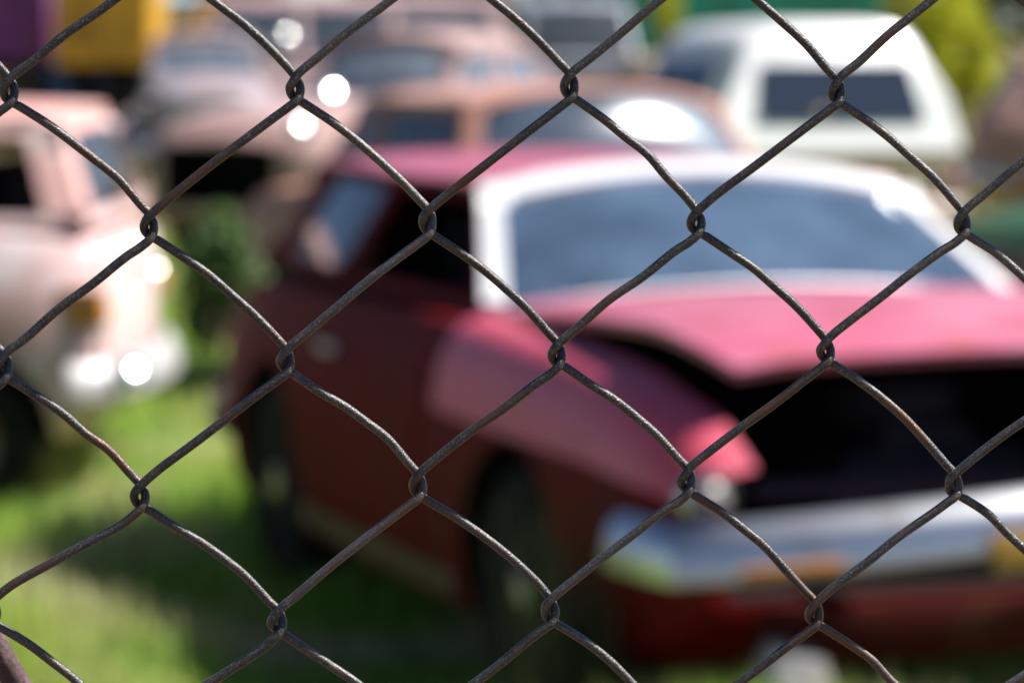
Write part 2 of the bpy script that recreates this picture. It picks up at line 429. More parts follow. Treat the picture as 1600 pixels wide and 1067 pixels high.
def car(name, label, loc, yaw, S, paint, top=None, cat='car', group=None, chrome='old_chrome', nose_cut=None):
    """a whole car out of the table S"""
    root = thing(name, label, cat, loc, yaw, group); top = top or paint
    B = Body(S['st'])
    body = link('body', B.mesh(), paint, root)
    cut = []
    r = S['r']
    for y in S['axles']:
        for s in (-1, 1):
            bm = bmesh.new(); w = B.at(y)[0]
            lathe(bm, [(r * 1.17, s * (w - .30)), (r * 1.17, s * (w + .2))], 'x', (0, y, r * 1.02), 36)
            cut.append(link('cutter', bm, M['dark_inside']))
    if nose_cut:
        bm = bmesh.new(); (x, ya, yb, za, zb) = nose_cut; box(bm, (0, (ya + yb) / 2, (za + zb) / 2), (2 * x, yb - ya, zb - za), .03); cut.append(link('cutter', bm, M['dark_inside']))
    bpy.context.view_layer.update()
    root_m = root.matrix_world.copy()
    for c in cut: c.matrix_world = root_m
    boolean_cut(body, cut)
    body.data.polygons.foreach_set('use_smooth', [True] * len(body.data.polygons)); body.data.set_sharp_from_angle(angle=R(40))
    # dark wheel housings
    for y in S['axles']:
        for s in (-1, 1):
            w = B.at(y)[0]
            wheel(root, s * (w - .13), y, r, S.get('tw', .19), chrome)
    if 'G' in S: cabin(root, B, S['G'], paint, S.get('roofp', top), S.get('wsframe'), S.get('shield'), S.get('gm'), ws_margin=S.get('wsm', (.05, .07, .10)))
    for (y0, y1, z0, z1) in S.get('doors', []):
        for s in (-1, 1):
            d = side_panel(root, B, y0, y1, z0, z1, S.get('doorpaint', paint), 'door', s)
            bm = bmesh.new(); hx = B.side_x(y1 - .16, z1 - .10) + .03
            box(bm, (s * hx, y1 - .16, z1 - .10), (.03, .15, .028), .008); link('handle', bm, M[chrome], d)
    if 'hood' in S: top_panel(root, B, *S['hood'][:3], top, 'hood', **(S['hood'][3] if len(S['hood']) > 3 else {}))
    if 'trunk' in S: top_panel(root, B, *S['trunk'], top, 'trunk_lid')
    if 'trim' in S:
        for s in (-1, 1): side_panel(root, B, *S['trim'], M[chrome], 'side_trim', s, .012, .012, 20, 3)
    if 'fb' in S: bumper(root, *S['fb'], 'front_bumper', chrome)
    if 'rb' in S: bumper(root, *S['rb'], 'rear_bumper', S.get('rbm', chrome), sgn=1, wrap=S.get('rwrap', .28))
    for (x, y, z, rr) in S.get('heads', []):
        for s in (-1, 1): headlight(root, s * x, y, z, rr, chrome)
    for (x, y, z, rr, l) in S.get('tails', []):
        for s in (-1, 1): headlight(root, s * x, y, z, rr, chrome, 1, l, 'tail_light')
    if 'grille' in S: grille(root, *S['grille'], chrome)
    return root, B
# ------------------------------------------------------------------ ground
def ground():
    m = bpy.data.materials.new('meadow_soil'); m.use_nodes = True; n = m.node_tree; p = n.nodes['Principled BSDF']
    p.inputs['Roughness'].default_value = .95; p.inputs['Specular IOR Level'].default_value = .1
    tc = n.nodes.new('ShaderNodeTexCoord')
    def noise(s, d=5):
        t = n.nodes.new('ShaderNodeTexNoise'); t.inputs['Scale'].default_value = s; t.inputs['Detail'].default_value = d
        n.links.new(tc.outputs['Object'], t.inputs['Vector']); return t.outputs['Fac']
    def rng_(o, a, b):
        r = n.nodes.new('ShaderNodeMapRange'); r.inputs[1].default_value = a; r.inputs[2].default_value = b; n.links.new(o, r.inputs[0]); return r.outputs[0]
    def mix(f, a, b):
        x = n.nodes.new('ShaderNodeMix'); x.data_type = 'RGBA'; n.links.new(f, x.inputs[0])
        for v, i in ((a, 6), (b, 7)):
            if isinstance(v, tuple): x.inputs[i].default_value = (*v, 1)
            else: n.links.new(v, x.inputs[i])
        return x.outputs[2]
    green = mix(rng_(noise(1.7), .42, .62), (0.10, 0.18, 0.035), (0.24, 0.25, 0.09))
    dry = mix(rng_(noise(1.1), .4, .65), (0.26, 0.21, 0.12), (0.17, 0.16, 0.07))
    sep = n.nodes.new('ShaderNodeSeparateXYZ'); n.links.new(tc.outputs['Object'], sep.inputs[0])
    ad = n.nodes.new('ShaderNodeMath'); ad.operation = 'MULTIPLY_ADD'; ad.inputs[1].default_value = 16; n.links.new(noise(.25), ad.inputs[0]); n.links.new(sep.outputs[1], ad.inputs[2])
    near = n.nodes.new('ShaderNodeMath'); near.operation = 'MULTIPLY_ADD'; near.inputs[1].default_value = 3; n.links.new(noise(.8), near.inputs[0]); n.links.new(sep.outputs[1], near.inputs[2])
    dirt = mix(rng_(noise(3), .4, .6), (0.10, 0.072, 0.048), (0.15, 0.108, 0.07))
    n.links.new(mix(rng_(near.outputs[0], 8.2, 9.8), dirt, mix(rng_(ad.outputs[0], 32, 46), green, dry)), p.inputs['Base Color'])
    bm = bmesh.new(); g = []
    ys = list(np.linspace(-20, 60, 81)) + [80, 120, 200, 400, 900]
    xs = [-700, -300, -120, -60] + list(np.linspace(-30, 30, 61)) + [60, 120, 300, 700]
    for y in ys:
        g.append([(x, y, 0.03 * math.sin(x * 1.3 + y * .7) * math.cos(y * .9 - x * .4) if abs(x) < 31 and y < 61 else 0) for x in xs])
    sheet(bm, g, 0)
    o = link('ground', bm, m); o['kind'] = 'structure'
    return o
ground()

def blades(name, X, Y, H, Wd, m, label, lean=.35, base=None):
    N = len(X); a = rng.uniform(0, 2 * np.pi, N); b = rng.uniform(0, 2 * np.pi, N); l = rng.uniform(.1, lean, N) * H
    dx, dy = np.cos(a) * Wd / 2, np.sin(a) * Wd / 2; lx, ly = np.cos(b) * l, np.sin(b) * l
    z0 = np.full(N, -.03) if base is None else base
    V = np.zeros((N, 5, 3))
    V[:, 0] = np.stack([X - dx, Y - dy, z0], 1); V[:, 1] = np.stack([X + dx, Y + dy, z0], 1)
    V[:, 2] = np.stack([X + dx * .8 + lx * .35, Y + dy * .8 + ly * .35, z0 + H * .55], 1)
    V[:, 3] = np.stack([X - dx * .8 + lx * .35, Y - dy * .8 + ly * .35, z0 + H * .55], 1)
    V[:, 4] = np.stack([X + lx, Y + ly, z0 + H], 1)
    k = np.arange(N)[:, None] * 5
    F = np.concatenate([k + np.array([[0, 1, 2]]), k + np.array([[0, 2, 3]]), k + np.array([[3, 2, 4]])])
    o = raw(name, V.reshape(-1, 3), F, m, None, False)
    tag(o, label, 'grass', None, 'stuff'); return o
M['blade'] = mat('meadow_blade', (0.27, 0.48, 0.06), 0.6, spec=.25, noise=[(1.3, .42, .60, (0.42, 0.52, 0.11)), (.9, .47, .62, (0.62, 0.58, 0.34)), (60, .55, .8, (0.10, 0.26, 0.03))])
leafy(M['blade'])
M['dryblade'] = mat('dry_blade', (0.36, 0.29, 0.16), 0.7, spec=.2, noise=[(1.0, .45, .65, (0.22, 0.22, 0.08))])
def fan(n, y0, y1, spread=.19, extra=1.0):
    u = rng.uniform(0, 1, n); Y = 1 / (1 / y0 + u * (1 / y1 - 1 / y0)); X = rng.uniform(-1, 1, n) * (Y * spread + extra); return X, Y
def ragged(X, Y, half, y0, soft):
    k = rng.uniform(0, 1, len(X)) * soft + np.sin(X * 1.9 + Y) * .3 + np.sin(Y * 1.3 - X * .8) * .3
    ok = (np.abs(X) + k < half(Y)) & (Y > y0 + k * .7); return X[ok], Y[ok]
X, Y = fan(80000, 7.6, 30); X2 = rng.uniform(-9, 9, 60000); Y2 = rng.uniform(7.6, 30, 60000)
X, Y = ragged(np.append(X, X2), np.append(Y, Y2), lambda y: 6.5 + .12 * y, 7.5, 2.2)
cl = np.sin(X * 2.1 + 1.3 * np.sin(Y * 1.7)) * np.cos(Y * 1.3 + np.sin(X * 1.1))
TX, TY = rng.normal(1.70 * 7.75 / 22.4, .15, 1500), rng.normal(7.72, .05, 1500); X = np.append(X, TX); Y = np.append(Y, TY); cl = np.append(cl, np.full(1500, 1.0))
H = (0.13 + .10 * np.clip(cl, -1, 1)) * rng.uniform(.6, 1.5, len(X))
H = np.where(np.arange(len(X)) >= len(X) - 1500, rng.uniform(.30, .455, len(X)), H)
blades('meadow_grass', X, Y, np.clip(H, .05, .5), rng.uniform(.006, .014, len(X)) * (1 + Y / 20), M['blade'], 'green and straw coloured meadow grass growing between the parked wrecks')
X, Y = fan(1200, 4.0, 7.6, .19, .8)
blades('verge_grass', X, Y, rng.uniform(.05, .2, len(X)), rng.uniform(.004, .009, len(X)), M['blade'], 'short green grass growing just behind the wire fence')
X, Y = fan(22000, 29, 58, .25, 5)
blades('dry_grass', X, Y, rng.uniform(.15, .4, len(X)), rng.uniform(.03, .06, len(X)), M['dryblade'], 'dry tan grass in the far part of the yard')

# ------------------------------------------------------------------ the chain link fence
YAWF = R(8)
Rc = cam.rotation_euler.to_matrix()
P0 = CAM + Rc @ Vector((0, 0, -.962))
Ft = Vector((math.cos(YAWF), math.sin(YAWF), 0)); Fn = Vector((-math.sin(YAWF), math.cos(YAWF), 0))   # Fn: away from the camera
def fence_uw(px, py):
    d = Rc @ Vector(((px - 800) / FPX, -(py - 533.5) / FPX, -1)); t = (P0 - CAM).dot(Fn) / d.dot(Fn)
    p = CAM + d * t - P0
    return p.dot(Ft), p.z
def fence_pt(u, w, v=0): return P0 + Ft * u + Vector((0, 0, w)) + Fn * v
# knuckles of the mesh as measured: (half column, half row) -> place
MEAS = {(0, 0): (14, 142), (2, 0): (461, 138), (4, 0): (890, 135), (6, 0): (1307, 142),
        (1, 1): (233, 353), (3, 1): (668, 347), (5, 1): (1088, 346), (7, 1): (1504, 347),
        (0, 2): (5, 572), (2, 2): (446, 563), (4, 2): (870, 553), (6, 2): (1290, 547), (8, 2): (1706, 560),
        (1, 3): (218, 775), (3, 3): (652, 757), (5, 3): (1073, 750), (7, 3): (1490, 756),
        (0, 4): (-14, 957), (2, 4): (433, 971), (4, 4): (859, 953), (6, 4): (1272, 957), (8, 4): (1690, 968),
        (1, 5): (202, 1172), (3, 5): (640, 1168), (5, 5): (1055, 1160), (7, 5): (1474, 1163),
        (1, -1): (247, -72), (3, -1): (683, -76), (5, -1): (1100, -74), (7, -1): (1517, -70), (8, 0): (1722, 135)}
kk = list(MEAS); A = np.array([[1, i, j] for i, j in kk], float); UW = np.array([fence_uw(*MEAS[k]) for k in kk])
cu = np.linalg.lstsq(A, UW[:, 0], rcond=None)[0]; cw = np.linalg.lstsq(A, UW[:, 1], rcond=None)[0]
cu[2] *= .6
mres = {k: UW[n] for n, k in enumerate(kk)}
jit = random.Random(3)
def node(i, j, cache={}):
    if (i, j) in mres: return mres[(i, j)]
    if (i, j) not in cache:
        # blend out of the measured patch so that the weave stays continuous
        jj = j; base = np.array([cu @ [1, i, jj], cw @ [1, i, jj]])
        cache[(i, j)] = base + np.array([jit.gauss(0, .0006), jit.gauss(0, .0006)])
    return cache[(i, j)]
WR = .00119; PX = .0001665
rowA = int(math.floor((P0.z - .05 - .04) / -cw[2])); rowT = -int(math.floor((2.06 - P0.z) / -cw[2]))
M['wire'] = mat('weathered_galvanised_wire', (0.038, 0.036, 0.038), 0.33, 0.25, spec=.6,
                noise=[(22, .48, .66, (0.075, 0.073, 0.074)), (260, .5, .62, (0.075, 0.058, 0.048)), (2300, .54, .64, (0.17, 0.162, 0.155)), (38, .54, .66, (0.095, 0.05, 0.03))], bump=(2300, .6, .0004))
def per_object(m, lo=.7, hi=1.3):
    n = m.node_tree; pr = n.nodes['Principled BSDF']; src = pr.inputs['Base Color'].links[0].from_socket
    oi = n.nodes.new('ShaderNodeObjectInfo'); r = n.nodes.new('ShaderNodeMapRange'); r.inputs[3].default_value = lo; r.inputs[4].default_value = hi
    n.links.new(oi.outputs['Random'], r.inputs[0]); h = n.nodes.new('ShaderNodeHueSaturation')
    n.links.new(r.outputs[0], h.inputs['Value']); n.links.new(src, h.inputs['Color']); n.links.new(h.outputs[0], pr.inputs['Base Color'])
per_object(M['wire'])
fence = thing('chain_link_fence', 'weathered dark steel chain link fence across the whole view', 'fence', (P0.x, P0.y, 0))
def to_local(V): return V - np.array([P0.x, P0.y, 0])
def wire(k):
    ctl = []
    for j in range(rowT, rowA + 1):
        left = (k + j) % 2 == 0
        n = node(k if left else k + 1, j); N = np.array([n[0], n[1]])
        near = -1 <= j <= 5 and 0 <= k <= 8
        s = PX; a = WR * 1.02
        q = [(32, 43, -1.0), (6, 22, -1.0), (-5.5, 9, -.85), (-8.0, -1, 0), (-3, -12, .95), (14, -23, 1.0), (56, -51, 1.0)] if left else \
            [(-48, 72, 1.0), (-14, 35, 1.0), (4, 14, .95), (7.8, -2, 0), (3, -17, -.9), (-13, -31, -1.0), (-36, -47, -1.0)]
        e = random.Random(k * 1000 + j)
        for (x, z, v) in q: ctl.append((N[0] + (x + e.gauss(0, .7)) * s, N[1] + (z + e.gauss(0, .7)) * s, v * a))
        # the middle of the leg down to the next knuckle
        if j < rowA:
            n2 = np.array(node(k + 1 if left else k, j + 1))
            e0_ = N + np.array(q[-1][:2]) * s; e1_ = n2 + np.array((-48, 72) if left else (32, 44)) * s
            for f in (.33, .67):
                x = e0_ * (1 - f) + e1_ * f; b_ = (3.0 if left else 1.0) + e.gauss(0, 1.2)
                ctl.append((x[0] + (b_ if left else -b_ * .7) * .7 * s, x[1] + b_ * .7 * s, (a if left else -a) * (1.0 + .12 * e.random())))
    C = np.array(ctl); seen = -1 <= k <= 9
    pts = [];
    sub = 7 if seen else 2; ns = 14 if seen else 6
    Pm = np.vstack([2 * C[0] - C[1], C, 2 * C[-1] - C[-2]])
    for i in range(1, len(Pm) - 2):
        p0, p1, p2, p3 = Pm[i - 1], Pm[i], Pm[i + 1], Pm[i + 2]
        t0 = 0; t1 = np.linalg.norm(p1 - p0) ** .5; t2 = t1 + np.linalg.norm(p2 - p1) ** .5; t3 = t2 + np.linalg.norm(p3 - p2) ** .5
        for t in np.linspace(t1, t2, sub, endpoint=False):
            a1 = (t1 - t) / (t1 - t0) * p0 + (t - t0) / (t1 - t0) * p1; a2 = (t2 - t) / (t2 - t1) * p1 + (t - t1) / (t2 - t1) * p2; a3 = (t3 - t) / (t3 - t2) * p2 + (t - t2) / (t3 - t2) * p3
            b1 = (t2 - t) / (t2 - t0) * a1 + (t - t0) / (t2 - t0) * a2; b2 = (t3 - t) / (t3 - t1) * a2 + (t - t1) / (t3 - t1) * a3
            pts.append((t2 - t) / (t2 - t1) * b1 + (t - t1) / (t2 - t1) * b2)
    pts = np.array(pts)
    Wp = np.array(P0)[None] + pts[:, :1] * np.array(Ft) + pts[:, 1:2] * np.array([0, 0, 1.]) + pts[:, 2:3] * np.array(Fn)
    T = np.gradient(Wp, axis=0); T /= np.linalg.norm(T, axis=1)[:, None]
    U = np.array(Fn)[None] - (T @ np.array(Fn))[:, None] * T; U /= np.linalg.norm(U, axis=1)[:, None]; Bn = np.cross(T, U)
    th = np.linspace(0, 2 * np.pi, ns, endpoint=False)
    ring = U[:, None] * np.cos(th)[None, :, None] + Bn[:, None] * np.sin(th)[None, :, None]
    V = (to_local(Wp)[:, None] + WR * ring).reshape(-1, 3)
    L = len(Wp); i = np.arange(L - 1)[:, None] * ns; j = np.arange(ns)[None]; j2 = (j + 1) % ns
    F = np.stack([i + j, i + j2, i + ns + j2, i + ns + j], -1).reshape(-1, 4)
    raw('wire', V, F, M['wire'], fence)
for k in range(-24, 33): wire(k)
M['galv'] = mat('galvanised_tube', (0.38, 0.39, 0.40), 0.45, 0.8, noise=[(30, .5, .7, (0.24, 0.2, 0.17))])
bm = bmesh.new()
e0, e1 = [fence_pt(cu @ [1, i, 0] , 0, .028) for i in (-25, 34)]
tube(bm, [Vector((e.x - P0.x, e.y - P0.y, 2.06)) for e in (e0, e1)], .02, 16); link('top_rail', bm, M['galv'], fence)
for e in (e0, e1):
    bm = bmesh.new(); lathe(bm, [(.028, -.3), (.028, 2.10), (.03, 2.105), (.03, 2.13), (.02, 2.15), (.002, 2.155)], 'z', n=20)
    link('post', bm, M['galv'], fence, loc=(e.x - P0.x, e.y - P0.y, 0))

# rusty rod that leans behind the fence, low on the left
M['rod'] = mat('rusty_rod', (0.105, 0.062, 0.065), 0.75, 0.2, noise=[(90, .45, .62, (0.07, 0.035, 0.03)), (500, .5, .7, (0.16, 0.11, 0.11))], bump=(700, .5, .0006))
a = fence_uw(42, 1067); b = fence_uw(42 - .54 * 200, 867); sl_ = (b[0] - a[0]) / (b[1] - a[1])
def rodp(z):
    w = z - P0.z; v = .07 + (w - a[1]) * (.022 - .07) / (2.04 - P0.z - a[1]); k = 1 + v / .962
    return fence_pt((a[0] + (w - a[1]) * sl_) * k, w, v)
bm = bmesh.new(); b0 = rodp(-.02); tube(bm, [rodp(z) - Vector((b0.x, b0.y, 0)) for z in np.linspace(-.02, 2.10, 30)], .0038, 14)
rod = link('metal_rod', bm, M['rod'], loc=(b0.x, b0.y, 0)); tag(rod, 'slender rusty brown rod leaning behind the wire mesh at the lower left corner', 'rod')

# ------------------------------------------------------------------ the red car
SED = dict(
    st=[(-1.74, .86, .42, .72, .02), (-1.67, .92, .34, .84, .03), (-1.52, .965, .27, .90, .03), (-1.25, .985, .22, .95, .04), (-.6, 1.0, .17, .98, .05), (0, 1.0, .16, .995, .04),
        (1.0, 1.0, .16, .985, .03), (1.9, .99, .18, .97, .03), (2.4, .95, .24, .94, .02), (2.55, .90, .34, .88, .0)],
    r=.335, axles=(-.72, 1.70),
    G=dict(y0=.0, y1=1.88, z0=1.0, w0=.86, wf=.82, wr=.78, r0=.58, r1=1.50, z1=1.325, w1=.665, f1=.64, r1w=.62, crown=.04, posts=[(1.12, 1.10)], bow=.12, rbow=.08, cpillar=.34, seats=[.95, 1.5]),
    doors=[(.06, 1.10, .36, .93)], hood=(-1.66, -.05, .81, dict(hinge=-.05, ang=-4.6, off=.016)), trunk=(1.95, 2.48, .72),
    fb=(-1.88, .87, .65, .15), rb=(2.66, .90, .5, .15), heads=[(.84, -1.71, .70, .055)], tails=[(.72, 2.56, .66, .07, 'redlens')])
S = dict(SED); S['G'] = dict(SED['G'], y1=2.36, r1=2.24, cpillar=.24, rbow=.05, r1w=.63, wr=.80, posts=[(1.32, 1.28)], open=(0,), seats=[.95, 1.75]); S['rbm'] = 'steel'; S['roofp'] = M['red_roof']; S['gm'] = M['sideglass']; S.pop('trunk'); S['wsframe'] = M['bright_trim']; S['shield'] = M['shield']; S['wsm'] = (.042, .014, .16)
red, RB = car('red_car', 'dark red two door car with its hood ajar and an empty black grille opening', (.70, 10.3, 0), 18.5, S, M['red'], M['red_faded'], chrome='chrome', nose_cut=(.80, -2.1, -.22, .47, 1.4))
[o for o in red.children if o.name.startswith('front_bumper')][0].rotation_euler = (0, R(-4.5), 0)
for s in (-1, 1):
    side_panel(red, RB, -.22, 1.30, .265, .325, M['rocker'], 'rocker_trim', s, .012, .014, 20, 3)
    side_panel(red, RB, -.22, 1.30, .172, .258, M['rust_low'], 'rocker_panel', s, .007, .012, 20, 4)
    # top of each front fender, its faded pink lightened to read as sunlit
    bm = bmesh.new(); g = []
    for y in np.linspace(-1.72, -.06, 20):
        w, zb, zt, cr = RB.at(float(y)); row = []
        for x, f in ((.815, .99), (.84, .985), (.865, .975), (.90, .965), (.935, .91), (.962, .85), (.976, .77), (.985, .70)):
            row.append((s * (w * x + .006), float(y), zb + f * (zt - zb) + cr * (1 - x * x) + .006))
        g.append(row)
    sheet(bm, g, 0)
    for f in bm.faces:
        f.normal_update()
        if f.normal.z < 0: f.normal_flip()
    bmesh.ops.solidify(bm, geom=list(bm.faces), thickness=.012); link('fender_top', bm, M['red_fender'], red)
bm = bmesh.new()
box(bm, (0, -.85, .60), (.52, .62, .24), .03); box(bm, (0, -.85, .74), (.26, .5, .08), .02)
lathe(bm, [(.02, 0), (.17, 0), (.18, .05), (.17, .09), (.02, .10)], 'z', (0, -.85, .775), 24)
for i in range(4): tube(bm, [(-.28, -1.08 + i * .15, .62), (-.36, -1.08 + i * .15, .58), (-.38, -1.02 + i * .13, .50)], .022, 8)
link('engine', bm, M['engine'], red)
bm = bmesh.new(); box(bm, (0, -1.38, .57), (.80, .06, .16), .01); box(bm, (0, -1.38, .67), (1.20, .05, .04), .01)
link('radiator', bm, mat('radiator_paint', (0.05, 0.02, 0.05), .6), red)
bm = bmesh.new(); box(bm, (0, -1.80, .40), (1.50, .05, .13), .02); link('valance', bm, mat('rusty_valance', (.055, .006, .005), .7, spec=.1, noise=[(6, .5, .7, (.07, .02, .01))]), red)
fbp = [o for o in red.children if o.name.startswith('front_bumper')][0]
for s in (-1, 1):
    bm = bmesh.new(); box(bm, (s * .66, -1.893, .612), (.24, .03, .026), .008, Matrix.Rotation(R(s * 9), 3, 'Z')); link('parking_light', bm, M['amber'], fbp)
bm = bmesh.new(); box(bm, (-.04, -1.965, .60), (.30, .012, .09), .005); link('license_plate', bm, mat('plate_yellow', (.50, .28, .05), .5), fbp)
for s in (-.55, .12):
    bm = bmesh.new(); tube(bm, [(s, .03, 1.03), (s + .02, -.0, 1.045), (s + .12, .09, 1.10), (s + .42, .17, 1.125)], [.012, .009, .006, .005], 8)
    link('wiper', bm, M['black'], red)
bm = bmesh.new(); box(bm, (.40, .93, 1.16), (.34, .13, .24), .05, Matrix.Rotation(R(-10), 3, 'X'))
link('head_rest', bm, mat('pale_vinyl', (.75, .75, .76), .5), red)
# ------------------------------------------------------------------ other wrecks
def variant(base, **kw):
    d = {k: (dict(v) if isinstance(v, dict) else v) for k, v in base.items()}
    for k, v in kw.items():
        if k == 'G': d['G'].update(v)
        else: d[k] = v
    return d
CLOSED = dict(off=.012)
HALF = (SUN + Vector((0, -1, .06)).normalized()).normalized()
def convex_mirror(root, p, rad, curv, stalk, name='glint_mirror'):
    # a round convex chrome mirror on a stalk, added and aimed to throw a sun glint at the camera
    bm = bmesh.new(); pr = [(.002, curv)]
    for t in np.linspace(.1, 1, 9): pr.append((rad * t, math.sqrt(curv ** 2 - (rad * t) ** 2)))
    pr += [(rad * 1.04, pr[-1][1] - .012), (rad * .9, pr[-1][1] - .04), (.002, pr[-1][1] - .05)]
    lathe(bm, [(r, a - curv) for r, a in pr], 'z', n=28)
    o = link(name, bm, M['glint_mirror'], root, loc=p)
    d = root.matrix_world.to_3x3().inverted() @ HALF
    o.rotation_euler = d.to_track_quat('Z', 'Y').to_euler()
    bm = bmesh.new(); tube(bm, [Vector(stalk), Vector(p) - d * .04], .012, 8); link('stalk', bm, M['chrome'], root)
# salmon wagon cropped by the left side of the picture
M['salmon'] = mat('chalky_salmon_paint', (0.70, 0.48, 0.48), .6, noise=[(1.6, .42, .62, (0.62, 0.36, 0.33)), (4, .5, .62, (0.74, 0.62, 0.62)), (7, .64, .74, (0.42, 0.2, 0.12))])
M['salmon_top'] = mat('salmon_roof_paint', (0.70, 0.36, 0.33), .6, noise=[(3, .45, .6, (0.72, 0.48, 0.45))])
M['white_panel'] = mat('white_tailgate_paint', (0.72, 0.56, 0.55), .5, noise=[(5, .58, .72, (0.6, 0.42, 0.36))])
S = variant(SED, st=[(-1.75, .84, .45, .88, .02), (-1.6, .9, .32, .95, .03), (-.6, .93, .24, 1.0, .05), (0, .93, .22, 1.06, .03), (1.5, .93, .22, 1.10, .02), (2.6, .92, .26, 1.10, .02), (2.92, .88, .34, 1.08, .01), (3.0, .84, .40, 1.02, 0)],
            axles=(-.75, 2.46), G=dict(y0=.0, y1=2.97, z0=1.10, w0=.82, wf=.76, wr=.78, r0=.62, r1=2.84, z1=1.47, w1=.66, f1=.62, r1w=.60, crown=.07, posts=[(1.05, 1.05), (1.9, 1.88)], open=(2,), cpillar=.13, seats=[.9, 1.7, 2.2, 2.5, 2.7]),  # rearmost seat rows are dark fillers added to blacken the open window
            hood=(-1.7, -.05, .8, CLOSED), fb=(-1.86, .86, .55, .14), rb=(3.10, .86, .55, .15), heads=[(.66, -1.72, .76, .085)], tails=[(.78, 3.0, .80, .07, 'amber')], grille=(-1.74, .58, .78, .5, 5), doors=[(.06, 1.02, .36, 1.02), (1.08, 1.95, .36, 1.02)])
S['rwrap'] = .06; S['rbm'] = 'dull_chrome'; S.pop('trunk')
wag, WB = car('station_wagon', 'chalky salmon and white station wagon with an amber tail lamp and chrome rear bumper', (-4.46, 14.1, -.05), -92, S, M['salmon'], M['salmon_top'], chrome='chrome')
bm = bmesh.new(); box(bm, (0, 3.0, .80), (1.36, .05, .46), .03); tg = link('tailgate', bm, M['white_panel'], wag)
bm = bmesh.new(); box(bm, (0, 3.035, .92), (.16, .03, .03), .008); link('handle', bm, M['chrome'], tg)

WM = wag.matrix_basis.inverted()
pm = WM @ W(135, 470, 13.3); bm = bmesh.new(); box(bm, (WB.side_x(pm.y, .82) + .004, pm.y, .82), (.03, .16, .14), .01); link('side_marker', bm, M['amber'], wag)
bpy.context.view_layer.update()
pm = WM @ W(206, 577, 13.15); convex_mirror(wag, pm, .06, .16, (pm.x - .05, 3.05, pm.z - .02), 'bumper_glint_dome')  # chrome dome added on the bumper for its sun glint
# rusty sedan parked behind the red one
M['coral'] = mat('rusted_coral_paint', (0.42, 0.20, 0.15), .65, noise=[(2, .45, .62, (0.40, 0.18, 0.11)), (6, .58, .7, (0.28, 0.11, 0.05))])
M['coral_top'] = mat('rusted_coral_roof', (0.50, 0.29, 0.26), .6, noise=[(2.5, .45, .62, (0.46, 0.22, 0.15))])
S = variant(SED, hood=(-1.74, -.05, .78, CLOSED), G=dict(crown=.07, z1=1.41, r0=.30, bow=.24), grille=(-1.80, .56, .80, .56, 6)); M['shield2'] = glass('sunlit_windshield', (0.5, 0.58, 0.66), 0.22, 0.2, (0.30, 0.42, 0.58), .27); S['shield'] = M['shield2']; S['wsm'] = (.05, .05, .10)
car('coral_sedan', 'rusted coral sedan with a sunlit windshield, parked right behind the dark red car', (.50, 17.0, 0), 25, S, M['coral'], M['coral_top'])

# old round sedan
OLD = variant(SED, gm=M['dustskyglass'], st=[(-1.85, .50, .45, .90, .06), (-1.7, .72, .35, .98, .10), (-1.2, .84, .28, 1.06, .12), (-.4, .88, .26, 1.12, .10), (.2, .88, .26, 1.14, .05), (1.2, .89, .26, 1.14, .05), (1.9, .86, .28, 1.10, .10), (2.5, .76, .32, .98, .10), (2.75, .5, .42, .80, .06)],
              r=.36, axles=(-1.0, 1.75), G=dict(y0=.05, y1=2.15, z0=1.16, w0=.76, wf=.68, wr=.58, r0=.42, r1=1.45, z1=1.58, w1=.63, f1=.58, r1w=.52, crown=.13, posts=[(.85, .78), (1.5, 1.25)], bow=.10, rbow=.14, seats=[.75, 1.4]),
              hood=(-1.66, -.02, .62, CLOSED), trunk=(2.0, 2.6, .7), fb=(-1.98, .80, .52, .12), rb=(2.85, .74, .5, .12), heads=[(.58, -1.66, .86, .09)], tails=[(.55, 2.62, .72, .05, 'redlens')],
              grille=(-1.80, .55, .88, .40, 6), doors=[(.05, .83, .4, 1.06), (.9, 1.5, .4, 1.06)])
M['dusty'] = mat('dusty_rose_paint', (0.36, 0.22, 0.21), .65, noise=[(2, .45, .65, (0.36, 0.22, 0.20)), (6, .6, .72, (0.24, 0.12, 0.09))])
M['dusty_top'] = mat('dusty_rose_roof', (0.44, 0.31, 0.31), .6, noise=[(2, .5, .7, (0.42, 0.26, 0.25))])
ROSE = variant(OLD); ROSE.pop('grille'); ROSE.pop('fb'); ROSE.pop('heads')
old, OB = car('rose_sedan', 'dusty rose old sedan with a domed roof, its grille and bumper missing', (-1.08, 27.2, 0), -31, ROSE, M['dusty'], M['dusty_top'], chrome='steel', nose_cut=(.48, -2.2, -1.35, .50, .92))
def ball(root, p, r, name='glint_mirror', m='chrome'):
    bm = bmesh.new(); lathe(bm, [(.002, -r), (r * .5, -r * .87), (r * .87, -r * .5), (r, 0), (r * .87, r * .5), (r * .5, r * .87), (.002, r)], 'y', n=20)
    o = link(name, bm, M[m], root, loc=p)
    return o
OI = Matrix.Rotation(R(31), 4, 'Z') @ Matrix.Translation((1.08, -27.2, 0))
bpy.context.view_layer.update()
for px, py, D, c in ((520, 139, 26.2, .26), (472, 194, 25.2, .145)):
    p = OI @ W(px, py, D); convex_mirror(old, p, .085, c, (p.x * .92, p.y + .02, 1.0))

